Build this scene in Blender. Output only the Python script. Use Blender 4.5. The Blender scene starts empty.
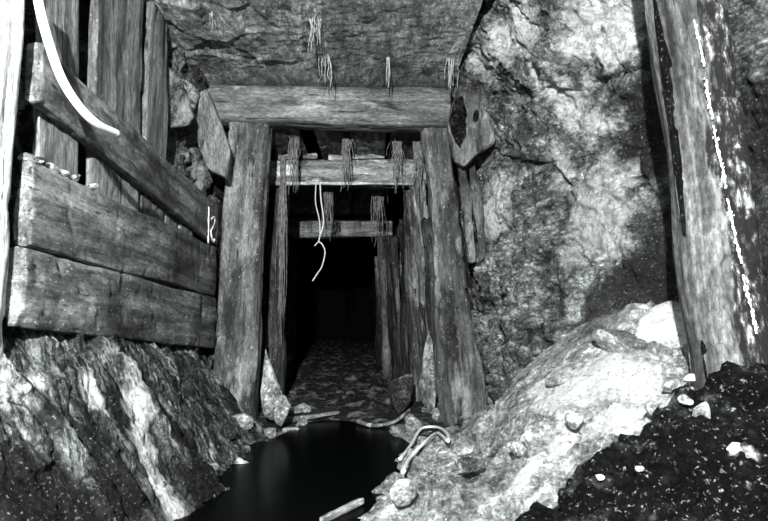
import bpy, bmesh, math, random
import numpy as np
from mathutils import Vector, Matrix, Euler

C = bpy.context.scene.collection
scene = bpy.context.scene
rnd = random.Random(7)

# ------------------------------------------------------------------ camera
F = 683.0
CAMZ = 0.77
cam_d = bpy.data.cameras.new('camera')
cam = bpy.data.objects.new('camera', cam_d)
C.objects.link(cam)
cam_d.sensor_width = 36.0
cam_d.lens = 36.0 * F / 768.0
cam_d.clip_start = 0.02
cam.location = (0, 0, CAMZ)
PITCH = math.atan((318 - 260.5) / F)
YAW = math.atan((384 - 360) / F)
cam.rotation_euler = (math.pi / 2 + PITCH, 0, -YAW)
scene.camera = cam
RM = Euler((math.pi / 2 + PITCH, 0, -YAW)).to_matrix()
O = Vector((0, 0, CAMZ))


def ray(px, py):
    return RM @ Vector(((px - 384) / F, (260.5 - py) / F, -1))


def at(px, py, Y):            # world point seen at a pixel, at distance Y along the tunnel
    d = ray(px, py)
    return O + d * (Y / d.y)


RMI = np.array(RM.transposed())


def project(P):
    q = (P - np.array(O)) @ RMI.T
    return 384 + F * q[:, 0] / -q[:, 2], 260.5 - F * q[:, 1] / -q[:, 2], -q[:, 2]


def spot(G, px, py):          # the point of a surface grid seen at a pixel
    P = G.reshape(-1, 3)
    x, y, d = project(P)
    k = (x - px) ** 2 + (y - py) ** 2 + np.where(d < .3, 1e9, 0)
    return P[int(np.argmin(k))]


# ------------------------------------------------------------------ numpy noise
def _hash(ix, iy, iz, seed):
    h = (ix.astype(np.int64) * 374761393 + iy.astype(np.int64) * 668265263
         + iz.astype(np.int64) * 2147483647 + seed * 144665)
    h = (h ^ (h >> 13)) * 1274126177
    h &= 0xffffffff
    h = (h ^ (h >> 16)) * 2246822519
    h &= 0xffffffff
    h ^= (h >> 15)
    return (h & 0xffffff) / float(0xffffff)


def vnoise(P, seed=0):
    I = np.floor(P)
    f = P - I
    u = f * f * (3 - 2 * f)
    I = I.astype(np.int64)
    r = 0
    for dx in (0, 1):
        wx = u[:, 0] if dx else 1 - u[:, 0]
        for dy in (0, 1):
            wy = u[:, 1] if dy else 1 - u[:, 1]
            for dz in (0, 1):
                wz = u[:, 2] if dz else 1 - u[:, 2]
                r = r + wx * wy * wz * _hash(I[:, 0] + dx, I[:, 1] + dy, I[:, 2] + dz, seed)
    return r * 2 - 1


def fbm(P, s, octv=4, seed=0, gain=0.5):
    a, r, t = 1.0, 0, 0
    Q = P * s
    for k in range(octv):
        r = r + a * vnoise(Q + 13.7 * k, seed + k)
        t += a
        a *= gain
        Q = Q * 2.03
    return r / t


def ridge(P, s, octv=4, seed=0, gain=0.5):
    a, r, t = 1.0, 0, 0
    Q = P * s
    for k in range(octv):
        r = r + a * (1 - 2 * np.abs(vnoise(Q + 7.1 * k, seed + k)))
        t += a
        a *= gain
        Q = Q * 2.1
    return r / t


def facets(P, s, seed=0, tilt=1.0):
    """angular rock: every cell is a tilted plane; also returns distance to the cell border"""
    Q = P * s
    I = np.floor(Q).astype(np.int64)
    n = len(Q)
    best = np.full(n, 1e9)
    sec = np.full(n, 1e9)
    val = np.zeros(n)
    for dx in (-1, 0, 1):
        for dy in (-1, 0, 1):
            for dz in (-1, 0, 1):
                a, b, c = I[:, 0] + dx, I[:, 1] + dy, I[:, 2] + dz
                cx = a + _hash(a, b, c, seed)
                cy = b + _hash(a, b, c, seed + 1)
                cz = c + _hash(a, b, c, seed + 2)
                ex, ey, ez = Q[:, 0] - cx, Q[:, 1] - cy, Q[:, 2] - cz
                d = ex * ex + ey * ey + ez * ez
                v = (_hash(a, b, c, seed + 3) - .5) + tilt * (
                    ex * (_hash(a, b, c, seed + 4) - .5) + ey * (_hash(a, b, c, seed + 5) - .5)
                    + ez * (_hash(a, b, c, seed + 6) - .5)) * 2
                m = d < best
                sec = np.where(m, best, np.minimum(sec, d))
                val = np.where(m, v, val)
                best = np.where(m, d, best)
    return val, np.sqrt(sec) - np.sqrt(best)


# ------------------------------------------------------------------ materials (procedural, monochrome place)
def g(v):
    return (v * 0.985, v, v * 0.995, 1)


class NT:
    def __init__(s, name):
        s.m = bpy.data.materials.new(name)
        s.m.use_nodes = True
        s.t = s.m.node_tree
        s.b = s.t.nodes['Principled BSDF']
        s.tc = s.t.nodes.new('ShaderNodeTexCoord')
        s.oi = s.t.nodes.new('ShaderNodeObjectInfo')

    def n(s, typ, **kw):
        x = s.t.nodes.new(typ)
        for k, v in kw.items():
            setattr(x, k, v)
        return x

    def l(s, a, b):
        s.t.links.new(a, b)

    def mapped(s, scale, rot=(0, 0, 0)):
        m = s.n('ShaderNodeMapping')
        m.inputs['Scale'].default_value = scale
        m.inputs['Rotation'].default_value = rot
        s.l(s.tc.outputs['Object'], m.inputs['Vector'])
        return m.outputs[0]

    def noise(s, vec, scale, detail=4, rough=.55, dist=0.0):
        x = s.n('ShaderNodeTexNoise', noise_dimensions='4D')
        x.inputs['Scale'].default_value = scale
        x.inputs['Detail'].default_value = detail
        x.inputs['Roughness'].default_value = rough
        x.inputs['Distortion'].default_value = dist
        mm = s.n('ShaderNodeMath', operation='MULTIPLY')
        mm.inputs[1].default_value = 37.0
        s.l(s.oi.outputs['Random'], mm.inputs[0])
        s.l(mm.outputs[0], x.inputs['W'])
        s.l(vec, x.inputs['Vector'])
        return x.outputs['Fac']

    def ramp(s, fac, stops):
        r = s.n('ShaderNodeValToRGB')
        e = r.color_ramp.elements
        while len(e) < len(stops):
            e.new(.5)
        for el, (p, v) in zip(e, stops):
            el.position = p
            el.color = g(v)
        s.l(fac, r.inputs[0])
        return r.outputs[0]

    def mix(s, a, b, fac, mode='MIX'):
        x = s.n('ShaderNodeMix', data_type='RGBA', blend_type=mode)
        for sock, v in ((x.inputs['Factor'], fac), (x.inputs['A'], a), (x.inputs['B'], b)):
            if isinstance(v, (int, float, tuple)):
                sock.default_value = v
            else:
                s.l(v, sock)
        return x.outputs['Result']

    def bump(s, h, strength, dist, prev=None):
        x = s.n('ShaderNodeBump')
        x.inputs['Strength'].default_value = strength
        x.inputs['Distance'].default_value = dist
        s.l(h, x.inputs['Height'])
        if prev is not None:
            s.l(prev, x.inputs['Normal'])
        return x.outputs[0]

    def done(s, col, nrm, rough=.8, spec=.3):
        s.l(col, s.b.inputs['Base Color'])
        if nrm is not None:
            s.l(nrm, s.b.inputs['Normal'])
        s.b.inputs['Roughness'].default_value = rough
        s.b.inputs['Specular IOR Level'].default_value = spec
        return s.m


def rock_mat(name, lo, mid, hi, scale=3.0, stretch=(1, 1, 1), rot=(0, 0, 0), white=.0, wscale=1.2,
             speck=.5, rough=.75, spec=.35, bump=1.0, black=.0, patches=(), swirl=.6, crust=.85, distort=.6, veins=.85):
    """patches: (point, radius, value, strength) - crusts and damp stains lying on the rock at their own places"""
    s = NT(name)
    v = s.mapped(stretch, rot)
    a = s.noise(v, scale, 9, .68, swirl)
    col = s.ramp(a, [(.36, lo), (.5, mid), (.64, hi)])
    # finer crusty grain
    b = s.noise(v, scale * 7, 7, .74, .5)
    col = s.mix(col, s.ramp(b, [(.36, .12), (.46, .6), (.54, 1.1), (.62, 1.9)]), crust, 'MULTIPLY')
    fine = s.noise(s.mapped((1, 1, 1)), 55, 6, .75, .2)
    col = s.mix(col, s.ramp(fine, [(.36, .12), (.46, .7), (.54, 1.1), (.64, 2.0)]), .75, 'MULTIPLY')
    # cracks and creases, their shade painted as thin black veins along two bent noises
    vein = None
    for vs, wd_, ds in ((scale * .75, .014, 1.4), (scale * 2.2, .016, .8)):
        q = s.noise(v, vs, 6, .62, ds)
        r_ = s.ramp(q, [(.5 - wd_ * 1.6, 1), (.5 - wd_ * .4, .04), (.5 + wd_ * .4, .04), (.5 + wd_ * 1.6, 1)])
        col = s.mix(col, r_, veins, 'MULTIPLY')
        vein = r_
    q = s.noise(v, scale * 1.1, 7, .7, 1.0)
    col = s.mix(col, s.ramp(q, [(.40, .18), (.48, .85), (.56, 1.15), (.66, 1.5)]), veins * .8, 'MULTIPLY')
    if patches:
        nz = s.n('ShaderNodeTexNoise')
        nz.inputs['Scale'].default_value = 3.5
        nz.inputs['Detail'].default_value = 8
        nz.inputs['Roughness'].default_value = .7
        s.l(s.mapped(stretch, rot), nz.inputs['Vector'])
        sub = s.n('ShaderNodeVectorMath', operation='SUBTRACT')
        sub.inputs[1].default_value = (.5, .5, .5)
        s.l(nz.outputs['Color'], sub.inputs[0])
        sc = s.n('ShaderNodeVectorMath', operation='SCALE')
        sc.inputs['Scale'].default_value = distort
        s.l(sub.outputs[0], sc.inputs[0])
        add = s.n('ShaderNodeVectorMath', operation='ADD')
        s.l(s.tc.outputs['Object'], add.inputs[0])
        s.l(sc.outputs[0], add.inputs[1])
        for (pt, rad, val, stg) in patches:
            dn = s.n('ShaderNodeVectorMath', operation='DISTANCE')
            dn.inputs[1].default_value = tuple(pt)
            s.l(add.outputs[0], dn.inputs[0])
            mr = s.n('ShaderNodeMapRange')
            mr.inputs['From Min'].default_value = rad
            mr.inputs['From Max'].default_value = rad * .55
            mr.inputs['To Max'].default_value = stg
            s.l(dn.outputs['Value'], mr.inputs['Value'])
            pc = s.ramp(fine, [(.34, val * .2), (.45, val * .9), (.6, min(1, val * 1.15))]) if val > .3 else s.ramp(fine, [(.4, val * .3), (.6, val * 2)])
            col = s.mix(col, s.mix(pc, vein, veins * .6, 'MULTIPLY'), mr.outputs[0])
    if white > 0:
        w = s.noise(s.mapped((1, 1, 1)), wscale, 7, .62, .4)
        wm = s.ramp(w, [(.52, 0), (.60, 1)])
        w2 = s.ramp(b, [(.34, .25), (.55, 1)])
        col = s.mix(col, s.ramp(w2, [(0, white * .35), (1, white)]), wm)
    if black > 0:
        w = s.noise(s.mapped((1.1, 1, .9)), wscale * 1.7, 6, .6, .8)
        wm = s.ramp(w, [(.53, 0), (.62, black)])
        col = s.mix(col, g(.012), wm)
    if speck > 0:
        c = s.noise(s.mapped((1, 1, 1)), 95, 3, .6)
        cm = s.ramp(c, [(.60, 0), (.68, speck)])
        col = s.mix(col, g(.75), cm)
        c2 = s.noise(s.mapped((1, 1, 1)), 60, 3, .6)
        col = s.mix(col, g(.006), s.ramp(c2, [(.58, 0), (.68, speck)]))
    h = s.noise(v, scale * 5, 10, .75, .5)
    n1 = s.bump(h, 1.0 * bump, .08)
    n2 = s.bump(s.noise(s.mapped((1, 1, 1)), 70, 6, .7), .7 * bump, .012, n1)
    return s.done(col, n2, rough, spec)


def wood_mat(name, lo, mid, hi, blot=.5, pale=0.0, grain=14, rough=.8, speck=.25):
    s = NT(name)
    v = s.mapped((1, 1, .07))
    a = s.noise(v, grain, 8, .62, .35)
    col = s.ramp(a, [(.34, lo), (.5, mid), (.66, hi)])
    # damp blotches, elongated with the grain
    b = s.noise(s.mapped((1, 1, .45)), 4.2, 6, .62, .5)
    col = s.mix(col, s.ramp(b, [(.36, 1 - blot), (.52, 1), (.66, 1.35)]), 1.0, 'MULTIPLY')
    if pale > 0:
        p = s.noise(s.mapped((1, 1, .28)), 7.5, 5, .6, .3)
        col = s.mix(col, g(pale), s.ramp(p, [(.56, 0), (.66, .85)]))
    f = s.noise(s.mapped((1, 1, .35)), 80, 4, .7)
    col = s.mix(col, s.ramp(f, [(.36, .35), (.5, .95), (.64, 1.6)]), .75, 'MULTIPLY')
    if speck > 0:
        c = s.noise(s.mapped((1, 1, .6)), 70, 3, .6)
        col = s.mix(col, g(.7), s.ramp(c, [(.63, 0), (.69, speck)]))
        c = s.noise(s.mapped((1, 1, .12)), 38, 4, .65)
        col = s.mix(col, g(.006), s.ramp(c, [(.59, 0), (.66, .85)]))
    h = s.noise(s.mapped((1, 1, .05)), 40, 8, .7, .2)
    n1 = s.bump(h, .8, .02)
    n2 = s.bump(f, .5, .008, n1)
    return s.done(col, n2, rough, .3)


def plain(name, v, rough=.6, spec=.4, var=.25):
    s = NT(name)
    a = s.noise(s.mapped((1, 1, 1)), 30, 5, .6)
    col = s.ramp(a, [(.35, v * (1 - var)), (.65, min(1, v * (1 + var)))])
    return s.done(col, s.bump(a, .3, .003), rough, spec)


M = {}
M['rock_right'] = rock_mat('crusted_rock', .05, .26, .60, 2.6, (1, .7, 1.3), (.3, .5, 0), white=.95, wscale=1.5, black=.9)
M['rock_left'] = rock_mat('layered_rock', .03, .15, .42, 3.0, (1, .6, .45), (0, -.5, 0), white=.75, wscale=1.9, black=.9, speck=.6)
M['rock_roof'] = rock_mat('roof_rock', .07, .17, .30, 2.2, (1.3, .35, 1), (0, 0, .35), white=0, black=.75, wscale=1.3, speck=.35, bump=.8)
M['rock_corner'] = rock_mat('corner_rock', .06, .19, .38, 4, white=.6, wscale=3, speck=.3, black=.4)
M['crumb'] = rock_mat('pale_crumb', .22, .55, .88, 3.2, (1, 1, 1), white=.97, wscale=2.0, speck=.7, bump=1.0)
M['coal'] = rock_mat('wet_black_muck', .002, .006, .06, 7, white=0, speck=.25, rough=.6, spec=.1, bump=1.0)
M['boulder'] = rock_mat('pale_boulder_stone', .14, .32, .55, 3.0, white=.6, wscale=2.5, speck=.35, bump=.45, veins=.25)
M['stone'] = rock_mat('loose_stone', .16, .38, .7, 6, white=.85, wscale=5, speck=.4, bump=.6, veins=.3)
M['stone_dark'] = rock_mat('damp_stone', .02, .07, .2, 7, white=.4, wscale=6, speck=.5)
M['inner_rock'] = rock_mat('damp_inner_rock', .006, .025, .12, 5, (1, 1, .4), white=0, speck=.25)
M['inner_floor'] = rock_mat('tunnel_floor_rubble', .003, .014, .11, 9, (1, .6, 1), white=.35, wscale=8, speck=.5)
M['mud'] = rock_mat('black_mud', .004, .008, .02, 6, speck=.1, rough=.6)  # near-black rock, tunnel darkness put into the colour
M['wood_plank'] = wood_mat('grey_plank_wood', .04, .14, .32, .8, 0, 13)
M['wood_muddy'] = wood_mat('muddy_plank_wood', .03, .10, .28, .8, .35, 11, speck=.6)
M['wood_board'] = wood_mat('weathered_board_wood', .06, .16, .30, .55, 0, 15)
M['wood_post'] = wood_mat('set_post_wood', .02, .11, .32, .85, .30, 10, speck=.4)
M['wood_pale'] = wood_mat('pale_log_wood', .5, .78, .95, .2, .95, 9, speck=.1)
M['wood_cap'] = wood_mat('cap_beam_wood', .05, .14, .28, .7, .4, 12)
M['wood_log'] = wood_mat('barked_log_wood', .02, .10, .40, .9, .55, 9, speck=.5)
def log_mat():
    s = NT('bark_and_bare_log_wood')
    v = s.mapped((1, 1, .10))
    a = s.noise(v, 13, 8, .65, .5)
    col = s.ramp(a, [(.36, .012), (.5, .08), (.64, .26)])
    p = s.noise(s.mapped((1, 1, .22)), 9, 5, .6, .3)
    col = s.mix(col, g(.6), s.ramp(p, [(.60, 0), (.72, .8)]))
    f = s.noise(s.mapped((1, 1, .5)), 60, 5, .75)
    col = s.mix(col, s.ramp(f, [(.36, .2), (.46, .7), (.54, 1.1), (.64, 1.8)]), .8, 'MULTIPLY')
    # bark on one side, that side's shading painted in, with pale flakes
    sep = s.n('ShaderNodeSeparateXYZ')
    s.l(s.tc.outputs['Object'], sep.inputs[0])
    e = s.noise(s.mapped((1, 1, .25)), 8, 6, .7)
    m1 = s.n('ShaderNodeMath', operation='MULTIPLY_ADD')
    s.l(e, m1.inputs[0])
    m1.inputs[1].default_value = .36
    s.l(sep.outputs[0], m1.inputs[2])
    mr = s.n('ShaderNodeMapRange')
    mr.inputs['From Min'].default_value = .175
    mr.inputs['From Max'].default_value = .20
    s.l(m1.outputs[0], mr.inputs['Value'])
    fl_ = s.noise(s.mapped((1, 1, .45)), 32, 5, .7)
    bark = s.ramp(fl_, [(.50, .008), (.58, .10), (.64, .45)])
    col = s.mix(col, bark, mr.outputs[0])
    h = s.noise(s.mapped((1, 1, .12)), 30, 8, .7, .2)
    return s.done(col, s.bump(f, .6, .01, s.bump(h, .9, .03)), .8, .25)


M['log_right'] = log_mat()
M['wood_black'] = wood_mat('soaked_black_wood', .004, .018, .10, .9, .16, 12, speck=.35)  # darker copy of the inner wood, left-side shadow put into its colour
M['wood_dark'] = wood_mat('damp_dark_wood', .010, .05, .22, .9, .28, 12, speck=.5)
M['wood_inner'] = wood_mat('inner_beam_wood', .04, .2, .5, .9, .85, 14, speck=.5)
M['cable'] = plain('white_hose_rubber', .93, .45, .5, .04)
M['wire'] = plain('pale_wire', .62, .6, .4, .2)
M['root'] = plain('dry_root', .30, .8, .2, .6)
M['chalk'] = plain('white_chalk', .9, .95, .1, .08)

w = bpy.data.materials.new('still_black_water')
w.use_nodes = True
b = w.node_tree.nodes['Principled BSDF']
b.inputs['Base Color'].default_value = (.0015, .0018, .0018, 1)
b.inputs['Roughness'].default_value = .22
b.inputs['Specular IOR Level'].default_value = .06
b.inputs['IOR'].default_value = 1.15
M['water'] = w


# ------------------------------------------------------------------ object helpers
def link(name, bm, mat, parent=None, smooth=True):
    me = bpy.data.meshes.new(name)
    bm.to_mesh(me)
    bm.free()
    if smooth:
        me.polygons.foreach_set('use_smooth', [True] * len(me.polygons))
    me.materials.append(mat)
    o = bpy.data.objects.new(name, me)
    C.objects.link(o)
    if parent is not None:
        o.parent = parent
    return o


def tag(o, label=None, cat=None, group=None, kind=None):
    if label: o['label'] = label
    if cat: o['category'] = cat
    if group: o['group'] = group
    if kind: o['kind'] = kind
    return o


def mesh_np(name, V, faces, mat, parent=None, smooth=True):
    me = bpy.data.meshes.new(name)
    me.from_pydata(V.tolist(), [], faces)
    me.update()
    if smooth:
        me.polygons.foreach_set('use_smooth', [True] * len(me.polygons))
    me.materials.append(mat)
    o = bpy.data.objects.new(name, me)
    C.objects.link(o)
    if parent is not None:
        o.parent = parent
    return o


def grid_surface(name, G, disp, mat, flip=False):
    """G (n,m,3) grid; displaced along its own normals by disp(P)"""
    n, m, _ = G.shape
    du = np.gradient(G, axis=0)
    dv = np.gradient(G, axis=1)
    N = np.cross(du, dv)
    N /= (np.linalg.norm(N, axis=2, keepdims=True) + 1e-9)
    if flip: N = -N
    P = G.reshape(-1, 3)
    d = disp(P)
    V = P + N.reshape(-1, 3) * d[:, None]
    idx = np.arange(n * m).reshape(n, m)
    a, b2, c, d2 = idx[:-1, :-1].ravel(), idx[1:, :-1].ravel(), idx[1:, 1:].ravel(), idx[:-1, 1:].ravel()
    f = np.stack([a, b2, c, d2], 1)
    if flip: f = f[:, ::-1]
    return mesh_np(name, V, f.tolist(), mat)


def smooth1(A, axis, it):
    for _ in range(it):
        B = np.copy(A)
        sl = lambda a, b: tuple(slice(a, b) if k == axis else slice(None) for k in range(A.ndim))
        B[sl(1, -1)] = .25 * A[sl(0, -2)] + .5 * A[sl(1, -1)] + .25 * A[sl(2, None)]
        A = B
    return A


def loft(stations, nu, nv, it=12):
    """stations: list of equal-length point lists -> dense smooth grid"""
    S = np.array(stations, float)
    k, p, _ = S.shape
    # arc-length-ish resample along v then u
    tv = np.linspace(0, p - 1, nv)
    A = np.stack([np.stack([np.interp(tv, np.arange(p), S[i, :, c]) for c in range(3)], 1) for i in range(k)])
    L = np.linalg.norm(np.diff(A, axis=0), axis=2).mean(1)
    s = np.concatenate([[0], np.cumsum(L)])
    tu = np.linspace(0, s[-1], nu)
    B = np.zeros((nu, nv, 3))
    for j in range(nv):
        for c in range(3):
            B[:, j, c] = np.interp(tu, s, A[:, j, c])
    B = smooth1(B, 0, it)
    B = smooth1(B, 1, it)
    return B


class TPS:
    """smooth height field through scattered control points"""
    def __init__(s, pts, lam=.02):
        P = np.array(pts, float)
        s.c = P[:, :2]
        n = len(P)
        K = s.k(np.linalg.norm(s.c[:, None] - s.c[None], axis=2))
        A = np.zeros((n + 3, n + 3))
        A[:n, :n] = K + lam * np.eye(n)
        A[:n, n] = 1
        A[:n, n + 1:] = s.c
        A[n, :n] = 1
        A[n + 1:, :n] = s.c.T
        s.w = np.linalg.solve(A, np.concatenate([P[:, 2], [0, 0, 0]]))
        s.n = n

    @staticmethod
    def k(r):
        return np.where(r > 1e-9, r * r * np.log(r + 1e-9), 0)

    def __call__(s, X, Y):
        X = np.atleast_1d(np.asarray(X, float))
        Y = np.atleast_1d(np.asarray(Y, float))
        q = np.stack([X.ravel(), Y.ravel()], 1)
        r = np.linalg.norm(q[:, None] - s.c[None], axis=2)
        z = s.k(r) @ s.w[:s.n] + s.w[s.n] + q @ s.w[s.n + 1:]
        return z.reshape(X.shape)


def timber(name, a, b, w0, w1, d0, d1=None, mat=None, up=None, seed=0, log=0.0, rough=.006, warp=.01,
           rag0=.0, rag1=.0, res=.02, parent=None, split=0.0):
    """sawn or round timber from a to b (origin at a, local Z along the grain).
    w = size across `up`-side axis, d = thickness. log 0..1 rounds the section."""
    a, b = Vector(a), Vector(b)
    if d1 is None: d1 = d0
    z = (b - a)
    L = z.length
    z.normalize()
    if up is None: up = Vector((0, 1, 0))
    y = Vector(up) - z * z.dot(Vector(up))
    y.normalize()
    x = y.cross(z)
    nz = max(8, int(L / res))
    nr = 64 if max(w0, w1) > .12 else 40
    ez = 2 + 10 * (1 - log)      # superellipse exponent
    th = np.linspace(0, 2 * np.pi, nr, endpoint=False)
    cx, sx = np.cos(th), np.sin(th)
    rr = (np.abs(cx) ** ez + np.abs(sx) ** ez) ** (-1 / ez)
    ux, uy = cx * rr, sx * rr
    t = np.linspace(0, 1, nz + 1)
    T, UX = np.meshgrid(t, ux, indexing='ij')
    _, UY = np.meshgrid(t, uy, indexing='ij')
    W = (w0 + (w1 - w0) * T) / 2
    D = (d0 + (d1 - d0) * T) / 2
    X = UX * W
    Y = UY * D
    Z = T * L
    P = np.stack([X, Y, Z], 2).reshape(-1, 3)
    off = np.array([seed * 3.1, seed * 1.7, seed * .9])
    # warp of the whole timber
    zz = P[:, 2:3]
    wp = np.concatenate([zz * 0, zz * 0, zz * 1.3], 1) + off
    bx, by = fbm(wp, 1.0, 2, seed) * warp, fbm(wp + 40, 1.0, 2, seed) * warp
    Q = P + off
    Qs = Q * np.array([1, 1, .09])
    grain = fbm(Qs, 34, 3, seed) * rough + ridge(Qs, 12, 3, seed + 9) * rough * .8
    lump = fbm(Q * np.array([1, 1, .4]), 6, 3, seed + 3) * rough * 2.2
    chip = np.clip(facets(Q, 9, seed + 5)[0] - .28, 0, 1) * rough * -2.2
    rad = np.stack([UX.ravel() * D.ravel() , UY.ravel() * W.ravel(), np.zeros(len(P))], 1)
    rad /= (np.linalg.norm(rad, axis=1, keepdims=True) + 1e-9)
    k = grain + lump + chip
    if split:
        v = np.abs(vnoise(Qs * np.array([9, 9, 6.]) + 5, seed + 20))
        k = k - split * np.clip(1 - v * 7, 0, 1)
    P2 = P + rad * k[:, None]
    P2[:, 0] += bx
    P2[:, 1] += by
    # ragged ends
    if rag0 or rag1:
        e = fbm(np.stack([P[:, 0], P[:, 1], P[:, 0] * 0], 1) + off, 14, 3, seed + 31)
        e2 = fbm(np.stack([P[:, 0], P[:, 1], P[:, 0] * 0], 1) + off, 45, 2, seed + 37) * .5
        T1 = T.ravel()
        P2[:, 2] += (e + e2) * (rag1 * np.clip((T1 - .75) * 4, 0, 1) + rag0 * np.clip((.25 - T1) * 4, 0, 1))
    V = [P2]
    n0 = len(P2)
    idx = np.arange(n0).reshape(nz + 1, nr)
    F_ = []
    for i in range(nz):
        for j in range(nr):
            j2 = (j + 1) % nr
            F_.append((int(idx[i, j]), int(idx[i, j2]), int(idx[i + 1, j2]), int(idx[i + 1, j])))
    # end caps: shrinking rings
    cur = n0
    for ring, flip, sd in ((idx[0], True, 1), (idx[-1], False, 2)):
        base = P2[ring]
        ctr = base.mean(0)
        prev = [int(q) for q in ring]
        for s_ in (.97, .7, .4, .12):
            q = ctr + (base - ctr) * s_
            sgn = -1 if flip else 1
            q[:, 2] += (fbm(q * np.array([1, 1, 0]) + off, 30, 2, seed + sd) * .006 + (.004 if s_ < .95 else .002)) * sgn
            V.append(q)
            new = list(range(cur, cur + nr))
            cur += nr
            for j in range(nr):
                j2 = (j + 1) % nr
                f = (prev[j], prev[j2], new[j2], new[j])
                F_.append(f[::-1] if flip else f)
            prev = new
        F_.append(tuple(prev[::-1]) if flip else tuple(prev))
    VV = np.concatenate(V)
    o = mesh_np(name, VV, F_, mat, parent)
    R = Matrix((x, y, z)).transposed()
    o.matrix_world = Matrix.Translation(a) @ R.to_4x4()
    return o


def rock(name, c, size, seed, mat, rot=None, sub=4, cuts=9, rough=.06, taper=0.0):
    """angular stone: an icosphere cut by random planes, then roughened"""
    r = random.Random(seed)
    bm = bmesh.new()
    bmesh.ops.create_icosphere(bm, subdivisions=sub, radius=1.0)
    V = np.array([v.co[:] for v in bm.verts])
    for k in range(cuts):
        n = np.array([r.gauss(0, 1), r.gauss(0, 1), r.gauss(0, 1)])
        n /= np.linalg.norm(n)
        h = r.uniform(.48, .8)
        d = V @ n - h
        V = V - np.outer(np.clip(d, 0, None) * .93, n)
    d = fbm(V + seed, 2.2, 4, seed) * rough * 1.6 + fbm(V + seed, 9, 3, seed + 2) * rough * .5
    V = V * (1 + d)[:, None]
    if taper:
        k = np.clip(1 - taper * (V[:, 2] * .5 + .5), .06, 1)
        V[:, 0] *= k
        V[:, 1] *= k
    V = V * np.array(size)
    for v, q in zip(bm.verts, V):
        v.co = q
    o = link(name, bm, mat)
    o.location = c
    o.rotation_euler = rot or (r.uniform(-.3, .3), r.uniform(-.3, .3), r.uniform(0, 6.28))
    return o


def slab(name, poly, Y, thick, mat, seed=0, rough=.006, tilt=(0, 0), parent=None):
    """broken slab or block: outline as pixels at distance Y (tilted by tilt metres per pixel), with real thickness"""
    cx = sum(p[0] for p in poly) / len(poly)
    cy = sum(p[1] for p in poly) / len(poly)
    pts = [at(px, py, Y + (px - cx) * tilt[0] + (py - cy) * tilt[1]) for px, py in poly]
    ctr = sum(pts, Vector()) / len(pts)
    bm = bmesh.new()
    vs = [bm.verts.new(p - ctr) for p in pts]
    f = bm.faces.new(vs)
    bm.normal_update()
    r = bmesh.ops.extrude_face_region(bm, geom=[f])
    bmesh.ops.translate(bm, verts=[v for v in r['geom'] if isinstance(v, bmesh.types.BMVert)],
                        vec=(0, thick, 0))
    bmesh.ops.recalc_face_normals(bm, faces=bm.faces)
    bmesh.ops.bevel(bm, geom=list(bm.edges), offset=min(.008, thick * .2), segments=1, affect='EDGES')
    bmesh.ops.triangulate(bm, faces=[q for q in bm.faces if len(q.verts) > 4])
    for _ in range(4):
        es = [e for e in bm.edges if e.calc_length() > .022]
        if not es: break
        bmesh.ops.subdivide_edges(bm, edges=es, cuts=1, use_grid_fill=True)
        bmesh.ops.triangulate(bm, faces=[q for q in bm.faces if len(q.verts) > 4])
    bm.normal_update()
    V = np.array([v.co[:] for v in bm.verts])
    N = np.array([v.normal[:] for v in bm.verts])
    d = fbm(V + seed, 7, 4, seed) * rough * 2 + fbm(V + seed, 40, 2, seed + 1) * rough * .6
    V = V + N * d[:, None]
    for v, q in zip(bm.verts, V):
        v.co = q
    o = link(name, bm, mat, parent)
    if parent is None:
        o.location = ctr
    return o


def spline(pts, n):
    P = [Vector(p) for p in pts]
    P = [P[0] * 2 - P[1]] + P + [P[-1] * 2 - P[-2]]
    out = []
    for i in range(1, len(P) - 2):
        for k in range(n):
            t = k / n
            a, b_, c, d = P[i - 1], P[i], P[i + 1], P[i + 2]
            out.append(.5 * ((2 * b_) + (c - a) * t + (2 * a - 5 * b_ + 4 * c - d) * t * t + (3 * b_ - a - 3 * c + d) * t ** 3))
    out.append(P[-2])
    return out


def tube_into(bm, pts, r0, r1, seg=8, jit=0.0):
    rings = []
    n = len(pts)
    ref = Vector((.3, 1, .2)).normalized()
    for i, p in enumerate(pts):
        tdir = (pts[min(i + 1, n - 1)] - pts[max(i - 1, 0)]).normalized()
        x = tdir.cross(ref).normalized()
        y = tdir.cross(x)
        r = (r0 + (r1 - r0) * i / (n - 1)) * (1 + rnd.uniform(-jit, jit))
        rings.append([bm.verts.new(p + (x * math.cos(q) + y * math.sin(q)) * r)
                      for q in [2 * math.pi * k / seg for k in range(seg)]])
    for a, b_ in zip(rings, rings[1:]):
        for k in range(seg):
            bm.faces.new((a[k], a[(k + 1) % seg], b_[(k + 1) % seg], b_[k]))
    bm.faces.new(rings[0][::-1])
    bm.faces.new(rings[-1])


def centre_origin(o):
    me = o.data
    n = len(me.vertices)
    a = np.empty(n * 3)
    me.vertices.foreach_get('co', a)
    a = a.reshape(-1, 3)
    c = a.mean(0)
    c[2] = a[:, 2].min()
    me.vertices.foreach_set('co', (a - c).ravel())
    o.location = Vector(c)
    me.update()
    return o


def tube(name, pts, r0, r1, mat, seg=10, n=8, jit=0.0, parent=None):
    bm = bmesh.new()
    tube_into(bm, spline(pts, n), r0, r1, seg, jit)
    return centre_origin(link(name, bm, mat, parent))


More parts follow.
